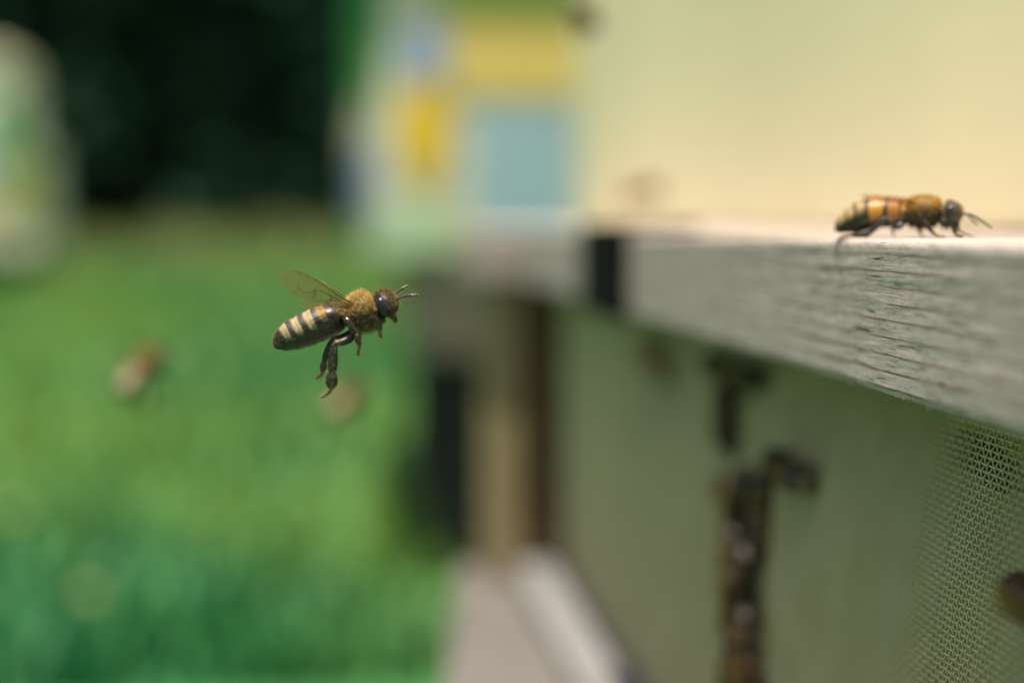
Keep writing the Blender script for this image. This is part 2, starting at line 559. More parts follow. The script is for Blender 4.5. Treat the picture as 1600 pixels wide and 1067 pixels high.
g = np.random.default_rng(5)
cs = np.stack([g.uniform(-16, 14, 900), g.uniform(22.5, 24.5, 900), g.uniform(0.2, 11, 900)], 1)
me = leaves_mesh('wood', cs, 40, 0.4, 0.30, 6)
tag(link_mesh('wood', me, M_leaf), 'mass of dark foliage filling the wood behind the treeline', 'wood', kind='stuff')

# ------------------------------------------------------------------ the near hive
hive = empty('beehive', (0.30, 0.35, 0))
tag(hive, 'near cream beehive with grey wooden ledge and mesh screen below it', 'beehive', 'painted beehives')
def hp(name, mat, x0, x1, y0, y1, z0, z1, bev=0.0008, seg=2, parent=None):
    """a hive part in metres; z is given from the lens height"""
    o = box(name, mat, None, x0, x1, y0, y1, z0 + CAMZ, z1 + CAMZ, bev, seg)
    p = parent or hive
    o.parent = p
    o.matrix_parent_inverse = Matrix.Translation(-Vector(hive.location)) if p is hive else Matrix.Identity(4)
    return o

LEDGE = -0.00165
RB = -0.0184
SILL = -0.1155
RX = 0.059
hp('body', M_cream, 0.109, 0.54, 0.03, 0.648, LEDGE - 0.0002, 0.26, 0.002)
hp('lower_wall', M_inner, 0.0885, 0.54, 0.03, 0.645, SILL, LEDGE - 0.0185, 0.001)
hp('roof', M_metal, 0.1065, 0.56, 0.005, 0.668, 0.262, 0.30, 0.004)
hp('base', M_wall, 0.075, 0.54, 0.03, 0.645, -0.165, SILL - 0.022, 0.002)
for (y0, y1) in ((0.06, 0.13), (0.54, 0.61)):
    hp('leg', M_block, 0.10, 0.50, y0, y1, -CAMZ, -0.166, 0.003)

# front ledge: a dense strip so that its front and edges can be uneven real geometry
def make_rail():
    nu, y0, y1 = 1500, 0.045, 0.613
    prof = []          # cross-section from the back top, round the front, to the back bottom
    zt, zb, xb = LEDGE, RB, 0.1088
    for k in range(12):
        prof.append((xb + (RX + 0.0012 - xb) * (k / 12) ** 0.6, zt))
    for k in range(6):
        a = k / 5 * math.pi / 2
        prof.append((RX + 0.0009 - 0.0009 * math.sin(a), zt - 0.0009 + 0.0009 * math.cos(a)))
    for k in range(1, 46):
        prof.append((RX, zt - 0.0009 + (zb + 0.0006 - zt + 0.0009) * k / 46))
    for k in range(5):
        a = k / 4 * math.pi / 2
        prof.append((RX + 0.0006 - 0.0006 * math.cos(a), zb + 0.0006 - 0.0006 * math.sin(a)))
    for k in range(1, 9):
        prof.append((RX + 0.0006 + (xb - RX - 0.0006) * k / 8, zb))
    m = len(prof)
    vs, fs = [], []
    # sample densest near the plane of focus
    t = np.linspace(0, 1, nu)
    ys = y0 + (y1 - y0) * t ** 1.6
    for y in ys:
        for j, (x, z) in enumerate(prof):
            q = 0.00005 * noise.noise(Vector((y * 55, z * 900, x * 60))) + 0.00004 * noise.noise(Vector((y * 300, z * 2600, 1.7)))
            e = 0.0
            if j < 20: e = 0.0
            wob = 0.00008 * noise.noise(Vector((y * 120, 4.4, 0))) + 0.00012 * noise.noise(Vector((y * 700, 9.1, 0)))
            if j >= m - 14:
                z = z + wob
            if 11 <= j <= 17:
                z = z + 0.00010 * noise.noise(Vector((y * 260, j * .2, 2)))
            if j > 13:
                x = x + q
            vs.append((x, y, z + CAMZ))
    for i in range(nu - 1):
        for j in range(m - 1):
            a = i * m + j
            fs.append((a, a + m, a + m + 1, a + 1))
    fs.append(tuple(range(m)))
    fs.append(tuple((nu - 1) * m + j for j in range(m))[::-1])
    b = MB(); b.add(vs, fs)
    o = b.build('ledge', M_rail, None, smooth=True, col=False)
    o.parent = hive
    o.matrix_parent_inverse = Matrix.Translation(-Vector(hive.location))
    # splinters and fuzz along the lower front edge
    f = MB()
    for k in range(320):
        y = 0.09 + 0.16 * random.random()
        z = RB + CAMZ + random.uniform(0, 0.0004)
        l = random.uniform(0.0002, 0.0006) * (1.0 if random.random() < 0.97 else 2.2)
        dv = Vector((random.uniform(-.5, .2), random.uniform(-.9, .9), random.uniform(-1.0, -0.25))).normalized() * l
        p = Vector((RX + random.uniform(0.0, 0.0005), y, z))
        f.add(*tube([p, p + dv * 0.6, p + dv], [0.00002, 0.000015, 0.000004], 3))
    fo = f.build('splinters', M_rail, o, col=False)
    return o
ledge = make_rail()
hp('bracket', M_black, RX - 0.0038, 0.074, 0.284, 0.321, RB - 0.001, LEDGE + 0.0016, 0.0008)
hp('post', M_post, 0.0472, 0.0595, 0.450, 0.470, SILL, RB - 0.0002, 0.0012)
hp('ledge_end', M_rail, 0.0435, RX - 0.0002, 0.444, 0.52, RB, LEDGE - 0.0002, 0.0012)
hp('corner_strip', M_strip, 0.0597, 0.0735, 0.455, 0.472, SILL + 0.006, RB - 0.0003, 0.0008)
hp('sill', M_sill, 0.0570, 0.0735, 0.03, 0.452, SILL + 0.0002, SILL + 0.0058, 0.001)

def landing_board():
    bm = bmesh.new()
    P = [(0.1094, 0.03), (0.1094, 0.476), (0.041, 0.476), (0.0245, 0.338), (0.0, 0.13), (-0.005, 0.03)]
    zt, zb = SILL + CAMZ, SILL - 0.0215 + CAMZ
    top = [bm.verts.new((x, y, zt)) for x, y in P]
    bot = [bm.verts.new((x, y, zb)) for x, y in P]
    bm.faces.new(top[::-1]); bm.faces.new(bot)
    for i in range(len(P)):
        j = (i + 1) % len(P)
        bm.faces.new((top[i], top[j], bot[j], bot[i]))
    bmesh.ops.recalc_face_normals(bm, faces=bm.faces)
    bmesh.ops.bevel(bm, geom=list(bm.edges), offset=0.001, segments=2, affect='EDGES')
    me = bpy.data.meshes.new('landing_board'); bm.to_mesh(me); bm.free()
    o = link_mesh('landing_board', me, M_board)
    o.parent = hive
    o.matrix_parent_inverse = Matrix.Translation(-Vector(hive.location))
landing_board()

SY0, SY1, SZ0, SZ1 = 0.04, 0.4545, SILL + 0.006, RB
def screen_x(y, z):
    t = min(1, max(0, (z - SZ0) / (SZ1 - SZ0)))
    g = max(0.0, math.sin(math.pi * t)) ** 0.7
    gy = 1 - ss(0.22, 0.45, y)
    return 0.0724 - 0.0078 * g * gy

def make_screen():
    pz, py, r = 0.00074, 0.00092, 0.000155
    ny, nz = int((SY1 - SY0) / py), int((SZ1 - SZ0) / pz)
    V, Fc = [], []
    base = 0
    k3 = 4
    ang = np.arange(k3) * 2 * math.pi / k3 + 0.4
    def wire(P, T2):
        nonlocal base
        P = np.array(P); n = len(P)
        ring = P[:, None, :] + r * (np.cos(ang)[None, :, None] * np.array([1, 0, 0])[None, None, :] + np.sin(ang)[None, :, None] * np.array(T2)[None, None, :])
        V.append(ring.reshape(-1, 3))
        i = np.arange(n - 1)[:, None] * k3
        k = np.arange(k3)[None, :]
        kk = (k + 1) % k3
        Fc.append(np.stack([i + k, i + kk, i + k3 + kk, i + k3 + k], -1).reshape(-1, 4) + base)
        base += n * k3
    amp = 0.000155
    for a in range(ny):
        y = SY0 + a * py
        jit = 0.00008 * random.uniform(-1, 1)
        pts = []
        for q in range(nz * 2 + 1):
            z = SZ0 + q * pz / 2
            s = (1 if (q // 2 + a) % 2 else -1) if q % 2 == 0 else 0
            wv = 0.00016 * noise.noise(Vector((y * 60, z * 90, 0)))
            pts.append((screen_x(y, z) + s * amp, y + jit + wv, z + CAMZ))
        wire(pts, (0, 1, 0))
    for b in range(nz + 1):
        z = SZ0 + b * pz
        pts = []
        for q in range(ny * 2 - 1):
            y = SY0 + q * py / 2
            s = (-1 if (b + q // 2) % 2 else 1) if q % 2 == 0 else 0
            wv = 0.00016 * noise.noise(Vector((y * 60, z * 90, 7)))
            pts.append((screen_x(y, z) + s * amp, y, z + wv + CAMZ))
        wire(pts, (0, 0, 1))
    V = np.vstack(V); Fc = np.vstack(Fc)
    me = bpy.data.meshes.new('mesh_screen')
    me.vertices.add(len(V)); me.vertices.foreach_set('co', V.astype(np.float32).ravel())
    me.loops.add(len(Fc) * 4); me.loops.foreach_set('vertex_index', Fc.astype(np.int32).ravel())
    me.polygons.add(len(Fc))
    me.polygons.foreach_set('loop_start', np.arange(len(Fc), dtype=np.int32) * 4)
    me.polygons.foreach_set('use_smooth', np.ones(len(Fc), dtype=bool))
    me.update(calc_edges=True)
    o = link_mesh('mesh_screen', me, M_wire)
    o.parent = hive
    o.matrix_parent_inverse = Matrix.Translation(-Vector(hive.location))
make_screen()

# ------------------------------------------------------------------ the next hive in the row
HD = 0.95
def hx(px): return HD * math.tan(math.atan((px - 800) / F) + R(YAW))
def hz(py): return -(py - 350) * HD / F + CAMZ
def face_patch(root, name, mat, poly, y=HD, t=0.002):
    """painted shape on the hive's side, polygon in photo pixels"""
    bm = bmesh.new()
    a = [bm.verts.new((hx(p[0]), y - t, hz(p[1]))) for p in poly]
    b = [bm.verts.new((hx(p[0]), y - 0.0001, hz(p[1]))) for p in poly]
    bm.faces.new(a); bm.faces.new(b[::-1])
    for i in range(len(poly)):
        j = (i + 1) % len(poly)
        bm.faces.new((a[j], a[i], b[i], b[j]))
    bmesh.ops.recalc_face_normals(bm, faces=bm.faces)
    me = bpy.data.meshes.new(name); bm.to_mesh(me); bm.free()
    o = link_mesh(name, me, mat, None)
    o.parent = root
    o.matrix_parent_inverse = Matrix.Translation(-Vector(root.location))
    return o
def under(root, name, mat, *a):
    o = box(name, mat, None, *a)
    o.parent = root
    o.matrix_parent_inverse = Matrix.Translation(-Vector(root.location))
    return o
h2 = empty('beehive', (0.25, 1.2, 0))
tag(h2, 'off-white beehive behind the ledge, its side painted with yellow, blue and orange patches', 'beehive', 'painted beehives')
under(h2, 'body', M_white, hx(572), 0.50, HD, HD + 0.50, hz(398), hz(-250), 0.003)
under(h2, 'roof', M_metal, hx(572) - 0.02, 0.52, HD - 0.02, HD + 0.52, hz(-251), hz(-330), 0.004)
under(h2, 'bottom_board', M_stand, hx(662), 0.49, HD + 0.01, HD + 0.49, hz(560), hz(399), 0.003)
for y0 in (HD + 0.03, HD + 0.37):
    under(h2, 'leg', M_block, hx(692), 0.47, y0, y0 + 0.1, 0.0, hz(561), 0.003)  # near-black blocks stand in for the shaded gap under the hive
def disc(cx, cy, rx, ry, n=28, drop=0.0):
    out = []
    for k in range(n):
        a = 2 * math.pi * k / n
        s = 1.0 - drop * max(0, math.sin(a)) ** 1.2
        out.append((cx + rx * math.cos(a) * s, cy + ry * math.sin(a)))
    return out
face_patch(h2, 'yellow_patch', M_yellow, [(704, 30), (1000, 30), (1000, 152), (704, 152)])
face_patch(h2, 'green_strip', M_lime, [(640, -120), (1000, -120), (1000, 26), (700, 26), (640, -60)])
face_patch(h2, 'blue_patch', M_blue, [(738, 172), (1000, 172), (1000, 394), (738, 394)])
face_patch(h2, 'orange_drop', M_orange, disc(664, 215, 42, 88, 30, 0.62))
face_patch(h2, 'violet_disc', M_violet, disc(664, 92, 40, 42))
face_patch(h2, 'corner_patch', M_green, [(574, -200), (625, -200), (598, 60), (586, 170), (574, 170)])
face_patch(h2, 'blue_edge', M_violet, [(574, 230), (590, 230), (590, 330), (574, 330)])
XF = hx(572)
for nm, mt, za, zb in (('front_panel', M_green, 150, -200), ('front_panel', M_beige, 225, 152), ('front_panel', M_slate, 340, 227), ('front_panel', M_green, 396, 342)):
    under(h2, nm, mt, XF - 0.003, XF - 0.0002, HD + 0.001, HD + 0.499, hz(za), hz(zb), 0.0008)
face_patch(h2, 'pale_patch', M_palegreen, [(596, 318), (690, 318), (700, 394), (596, 394)])
face_patch(h2, 'lime_patch', M_lime, [(704, 345), (732, 345), (732, 394), (704, 394)])

# ------------------------------------------------------------------ the far hive at the left edge
h3 = empty('beehive', (-1.4, 6.4, 0))
tag(h3, 'distant pale beehive with a green and yellow edge at the photo\'s left border', 'beehive', 'painted beehives')
D3 = 6.2
def x3(px): return D3 * math.tan(math.atan((px - 800) / F) + R(YAW))
def z3(py): return -(py - 350) * D3 / F + CAMZ
XR = x3(56)
under(h3, 'lower_box', M_white, XR - 0.50, XR, D3, D3 + 0.5, z3(392), z3(232), 0.006)
under(h3, 'upper_box', M_white, XR - 0.50, XR - 0.075, D3 + 0.004, D3 + 0.46, z3(231), z3(120), 0.006)
under(h3, 'roof', M_cream, XR - 0.51, XR - 0.095, D3 - 0.01, D3 + 0.47, z3(119), z3(98), 0.02, 3)
under(h3, 'bottom_board', M_block, XR - 0.48, XR - 0.015, D3 + 0.01, D3 + 0.49, z3(418), z3(393), 0.004)  # board coloured near-black as the shade on the hive's underside
for y0 in (D3 + 0.03, D3 + 0.4):
    under(h3, 'leg', M_block, XR - 0.46, XR - 0.06, y0, y0 + 0.08, 0.0, z3(419), 0.004)
under(h3, 'blue_patch', M_blue, XR - 0.46, XR - 0.17, D3 - 0.003, D3 - 0.0002, z3(300), z3(234), 0.001)
under(h3, 'green_strip', M_green, XR - 0.15, XR + 0.002, D3 - 0.0034, D3 - 0.0002, z3(262), z3(232), 0.001)
under(h3, 'olive_strip', M_olive, XR - 0.15, XR + 0.003, D3 - 0.0034, D3 - 0.0002, z3(352), z3(258), 0.001)
under(h3, 'green_strip', M_green, XR - 0.20, XR - 0.0735, D3 + 0.0006, D3 + 0.0038, z3(230), z3(170), 0.001)
under(h3, 'beige_patch', M_beige, XR - 0.46, XR - 0.17, D3 - 0.003, D3 - 0.0002, z3(386), z3(320), 0.001)

# ------------------------------------------------------------------ honey bees
BLACK = (0.012, 0.009, 0.006)
def fur_blade(mb, p, n, length, wid, c0, c1, g, droop):
    side = n.cross(Vector((g.gauss(0, 1), g.gauss(0, 1), g.gauss(0, 1)))).normalized() * wid
    d2 = (n + droop).normalized()
    m = p + n * (length * 0.5)
    e = m + d2 * (length * 0.5)
    mb.add([p - side, p + side, m + side * 0.75, m - side * 0.75, e], [(0, 1, 2, 3), (3, 2, 4)],
           [c0 + (1,), c0 + (1,), lerp3(c0, c1, .6) + (1,), lerp3(c0, c1, .6) + (1,), c1 + (1,)])

def build_bee(spec):
    """a bee traced in side view; spec coordinates are drawing units (x right, y down), u metres a unit"""
    u, ox, oy = spec['u'], spec['ox'], spec['oy']
    g = random.Random(spec['seed'])
    def P(x, y, lat=0.0): return Vector(((x - ox) * u, lat * u, (oy - y) * u))
    root = empty('honey_bee')
    # body: one loft from the tail through the waist, thorax and neck to the face
    st = cr(spec['stations'], 26)
    n, na = len(st), 56
    sid = np.linspace(0, len(spec['stations']) - 1, n)
    mb = MB()
    vs, cs, nrm = [], [], []
    for i in range(n):
        x, y, rh, rw = st[i]
        a = st[min(i + 1, n - 1)]; b = st[max(i - 1, 0)]
        t = Vector((a[0] - b[0], 0, -(a[1] - b[1]))).normalized()
        upv = Vector((-t.z, 0, t.x))
        rh, rw = max(rh, 1.0), max(rw, 1.0)
        k_, dorsal_step = spec['colour'](sid[i], x, y, 0, 1), spec['step'](sid[i])
        for k in range(na):
            th = 2 * math.pi * k / na
            s_, c_ = math.sin(th), math.cos(th)
            off = upv * (s_ * rh * dorsal_step) + Vector((0, 1, 0)) * (c_ * rw * dorsal_step)
            p = P(x, y) + off * u
            vs.append(p)
            nv = (upv * (s_ / rh) + Vector((0, 1, 0)) * (c_ / rw)).normalized()
            nrm.append(nv)
            j = noise.noise(Vector((i * 0.11, c_ * 5, s_ * 5)))
            cs.append(spec['colour'](sid[i] + 0.06 * j, x, y, s_ + 0.12 * j, 0))
    fs = []
    for i in range(n - 1):
        for k in range(na):
            fs.append((i * na + k, i * na + (k + 1) % na, (i + 1) * na + (k + 1) % na, (i + 1) * na + k))
    fs.append(tuple(range(na))[::-1]); fs.append(tuple((n - 1) * na + k for k in range(na)))
    mb.add(vs, fs, cs)
    # mouthparts, legs and antennae grow out of the same body mesh
    legspots = []
    for (pts, rad, col, rough, flat) in spec['limbs']:
        Q = cr([list(p) + [r] for p, r in zip(pts, rad)], 6)
        pp = [P(q[0], q[1], q[2]) for q in Q]
        rr = [max(1.5, q[3]) * u for q in Q]
        v_, f_ = tube(pp, rr, 10, flat)
        cc = []
        for i_ in range(len(pp)):
            tcol = col if not callable(col) else col(i_ / (len(pp) - 1))
            cc += [tuple(tcol) + (rough,)] * 10
        mb.add(v_, f_, cc)
        legspots.append((pp, rr, spec.get('legfur', 0)))
    body = mb.build('body', M_bee, root)
    # eyes
    for lat, e in ((-1, spec['eye']), (1, spec['eye'])):
        bm = bmesh.new()
        bmesh.ops.create_uvsphere(bm, u_segments=28, v_segments=18, radius=1.0)
        ca, sa = math.cos(e['tilt']), math.sin(e['tilt'])
        for v in bm.verts:
            q = v.co.copy()
            q.x *= e['rx']; q.z *= e['rz']; q.y *= e['ry']
            q = Vector((q.x * ca - q.z * sa, q.y, q.x * sa + q.z * ca))
            v.co = P(e['x'], e['y'], lat * e['lat']) + q * u
        me = bpy.data.meshes.new('eye'); bm.to_mesh(me); bm.free()
        me.polygons.foreach_set('use_smooth', [True] * len(me.polygons))
        link_mesh('eye', me, M_eye, root)
    # wings: membrane with raised veins
    for wname, outline, veins, fn in spec['wings']:
        bm = bmesh.new()
        pts = cr(outline + [outline[0]], 8)[:-1]
        ring = [bm.verts.new(fn(P, q[0], q[1])) for q in pts]
        face = bm.faces.new(ring)
        bmesh.ops.triangulate(bm, faces=[face])
        me = bpy.data.meshes.new('wing'); bm.to_mesh(me); bm.free()
        me.polygons.foreach_set('use_smooth', [True] * len(me.polygons))
        wo = link_mesh('wing', me, M_wing, root)
        vb = MB()
        for vn, r0, r1 in veins:
            Q = cr(vn, 5)
            pp = [fn(P, q[0], q[1]) for q in Q]
            vb.add(*tube(pp, [(r0 + (r1 - r0) * i / (len(pp) - 1)) * u for i in range(len(pp))], 5))
        vb.build('wing_vein', M_vein, wo, col=False)
    # fur
    fb = MB()
    for (s0, s1, count, l0, l1, width, colfn, amin, amax) in spec['fur']:
        for _ in range(count):
            s = g.uniform(s0, s1)
            i = min(n - 1, int(s / (len(spec['stations']) - 1) * (n - 1)))
            k = g.randrange(na)
            sv = math.sin(2 * math.pi * k / na)
            if not (amin <= sv <= amax):
                continue
            p = vs[i * na + k]
            p2 = vs[i * na + (k + 1) % na]
            p = p.lerp(p2, g.random())
            e = spec['eye']
            ex, ez = p.x / u - (e['x'] - ox), p.z / u - (oy - e['y'])
            ca, sa = math.cos(e['tilt']), math.sin(e['tilt'])
            if s > 14.5 and abs(p.y / u) > 55 and ((ex * ca + ez * sa) / (e['rx'] * 1.08)) ** 2 + ((-ex * sa + ez * ca) / (e['rz'] * 1.08)) ** 2 < 1:
                continue
            if i + 1 < n:
                p = p + (vs[(i + 1) * na + k] - vs[i * na + k]) * g.random()
            nv = nrm[i * na + k]
            d = (nv + Vector((g.gauss(-0.25, .3), g.gauss(0, .3), g.gauss(0, .3)))).normalized()
            c0, c1 = colfn(sv, g)
            fur_blade(fb, p, d, g.uniform(l0, l1) * u, width * u, c0, c1, g, Vector((g.gauss(-.4, .4), g.gauss(0, .3), g.gauss(-.25, .3))))
    for pp, rr, cnt in legspots:
        L_ = len(pp)
        if rr[L_ // 2] < 9 * u: cnt = int(cnt * 0.5)
        for _ in range(cnt):
            i = g.randrange(1, L_ - 1)
            d = Vector((g.gauss(0, 1), g.gauss(0, 1), g.gauss(0, 1))).normalized()
            p = pp[i].lerp(pp[i + 1], g.random()) + d * rr[i] * 0.8
            q = g.uniform(.5, 1.3)
            c = (0.50 * q, 0.38 * q, 0.19 * q)
            fur_blade(fb, p, d, g.uniform(8, 30) * u, 0.75 * u, c, c, g, Vector((g.gauss(0, .4), 0, -.4)))
    fb.build('fur', M_hair, root, smooth=False)
    return root

# --- the flying bee
def band(x, c, w, soft):
    return ss(c - w - soft, c - w, x) * (1 - ss(c + w, c + w + soft, x))
AX = (0.91, -0.41)
FB = [(-40, 17), (44, 21), (138, 21), (226, 22)]       # pale bands along the abdomen
def colour_fly(s, x, y, sv, probe):
    if s <= 8.0:
        uu = AX[0] * x + AX[1] * y
        c = lerp3(BLACK, (0.028, 0.020, 0.011), ss(0.2, -0.9, sv))
        c = lerp3(c, (0.055, 0.048, 0.045), ss(0.25, 0.6, sv))
        rough = 0.24 + 0.16 * ss(.1, .5, sv)
        for q, (b, wd) in enumerate(FB):
            low = (0.02, 0.02, 0.0, 0.22)[q]  # bands go dark at mid-side: edge of the sunlight put into the colour
            wq = wd * (0.55 + 0.45 * ss(low - .15, low + .6, sv))
            jn = 7 * noise.noise(Vector((x * .03, sv * 9, q * 3.7))) + 4 * noise.noise(Vector((x * .2, sv * 30, q)))
            f = band(uu - 10 * (1 - sv) + jn, b, wq * 0.9, 19) * ss(low - 0.16, low + 0.22, sv + 0.012 * jn)
            pale = ((0.40, 0.30, 0.17), (0.40, 0.30, 0.17), (0.39, 0.285, 0.15), (0.34, 0.20, 0.06))[q]
            c = lerp3(c, pale, f)
            rough = rough + (0.75 - rough) * f
            seam = band(uu - 10 * (1 - sv), b + wd + 9, 3, 3) * ss(-.3, .1, sv)
            c = lerp3(c, BLACK, seam)
        if x < 215:
            c = lerp3(c, (0.012, 0.009, 0.006), ss(215, 185, x))
        return tuple(c) + (rough,)
    if s <= 14.2:
        c = lerp3((0.03, 0.022, 0.010), (0.12, 0.065, 0.016), ss(-.2, .8, sv))
        return tuple(c) + (0.6,)
    c = lerp3((0.022, 0.017, 0.010), (0.02, 0.014, 0.007), ss(-.2, .8, sv))
    return tuple(c) + (0.45,)
def step_fly(s):
    if s < 1 or s > 7: return 1.0
    x = s * 1.0
    f = (s * 0.98) % 1.0
    return 1.0 + 0.04 * (1 - f)
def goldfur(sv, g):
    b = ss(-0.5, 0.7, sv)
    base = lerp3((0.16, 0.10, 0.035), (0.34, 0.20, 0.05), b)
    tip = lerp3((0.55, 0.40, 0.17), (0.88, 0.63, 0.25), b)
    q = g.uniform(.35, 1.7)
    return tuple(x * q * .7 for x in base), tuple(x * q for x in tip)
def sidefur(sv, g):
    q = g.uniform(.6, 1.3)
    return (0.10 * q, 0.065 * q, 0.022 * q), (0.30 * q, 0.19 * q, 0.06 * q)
def bellyfur(sv, g):
    q = g.uniform(.7, 1.2)
    return (0.20 * q, 0.15 * q, 0.065 * q), (0.55 * q, 0.44 * q, 0.22 * q)
def headfur(sv, g):
    q = g.uniform(.7, 1.2)
    return (0.20 * q, 0.14 * q, 0.06 * q), (0.55 * q, 0.41 * q, 0.20 * q)
def napefur(sv, g):
    q = g.uniform(.5, 1.4)
    return (0.09 * q, 0.06 * q, 0.022 * q), (0.42 * q, 0.27 * q, 0.10 * q)
def palefur(sv, g):
    q = g.uniform(.8, 1.2)
    return (0.52 * q, 0.37 * q, 0.18 * q), (0.68 * q, 0.50 * q, 0.27 * q)
def bandfur(sv, g):
    q = g.uniform(.3, 1.3)
    return (0.32 * q, 0.235 * q, 0.12 * q), (0.50 * q, 0.38 * q, 0.21 * q)
def greyfur(sv, g):
    q = g.uniform(.8, 1.2)
    return (0.10 * q, 0.075 * q, 0.035 * q), (0.36 * q, 0.29 * q, 0.15 * q)
LEG = (0.022, 0.017, 0.012)
LEGB = (0.14, 0.07, 0.025)
def legcol(t): return lerp3(LEG, LEGB, ss(0.55, 1.0, t))
near_wing = [(690, 382), (640, 340), (575, 303), (500, 248), (430, 196), (350, 150), (275, 118), (215, 116), (183, 145), (184, 200), (215, 252), (265, 292), (330, 306), (430, 316), (520, 335), (600, 362)]
near_veins = [([(690, 382), (640, 342), (575, 305), (500, 250), (430, 198), (350, 152), (275, 121)], 7.5, 3.0),
              ([(690, 384), (600, 345), (520, 300), (450, 262), (395, 245)], 5.0, 3.0),
              ([(690, 386), (600, 360), (520, 325), (440, 318), (340, 305)], 5.0, 2.0),
              ([(510, 300), (500, 328)], 3.5, 3), ([(395, 245), (405, 280), (385, 305)], 3.5, 2.5),
              ([(395, 245), (340, 262), (300, 240), (290, 205)], 2.8, 2), ([(300, 240), (262, 265)], 2.4, 1.8),
              ([(405, 280), (340, 262)], 2.4, 2)]
hind_wing = [(690, 390), (600, 368), (520, 343), (430, 326), (345, 322), (308, 336), (318, 362), (360, 382), (430, 384), (520, 378), (610, 384)]
hind_veins = [([(690, 390), (600, 370), (520, 346), (430, 329), (345, 325)], 5, 2), ([(690, 392), (590, 376), (500, 362), (420, 356)], 4, 1.8),
              ([(500, 362), (470, 338)], 2.2, 1.8)]
def wf_near(P, x, y): 
    f = (690 - x) / 500
    return P(x, y, -84 - 90 * f)
def wf_hnear(P, x, y):
    f = (690 - x) / 500
    return P(x, y, -80 - 60 * f)
def wf_far(P, x, y):
    # the other pair reaches away from us, so it is seen foreshortened behind the near one
    s, c = (690 - x), (y - 380)
    return P(690 - 0.52 * s + 0.05 * c, 378 - 0.22 * s + 0.10 * c, 84 + 0.80 * s + 0.3 * c)
def limb(pts, rad, col=legcol, rough=0.3, flat=1.0): return (pts, rad, col, rough, flat)
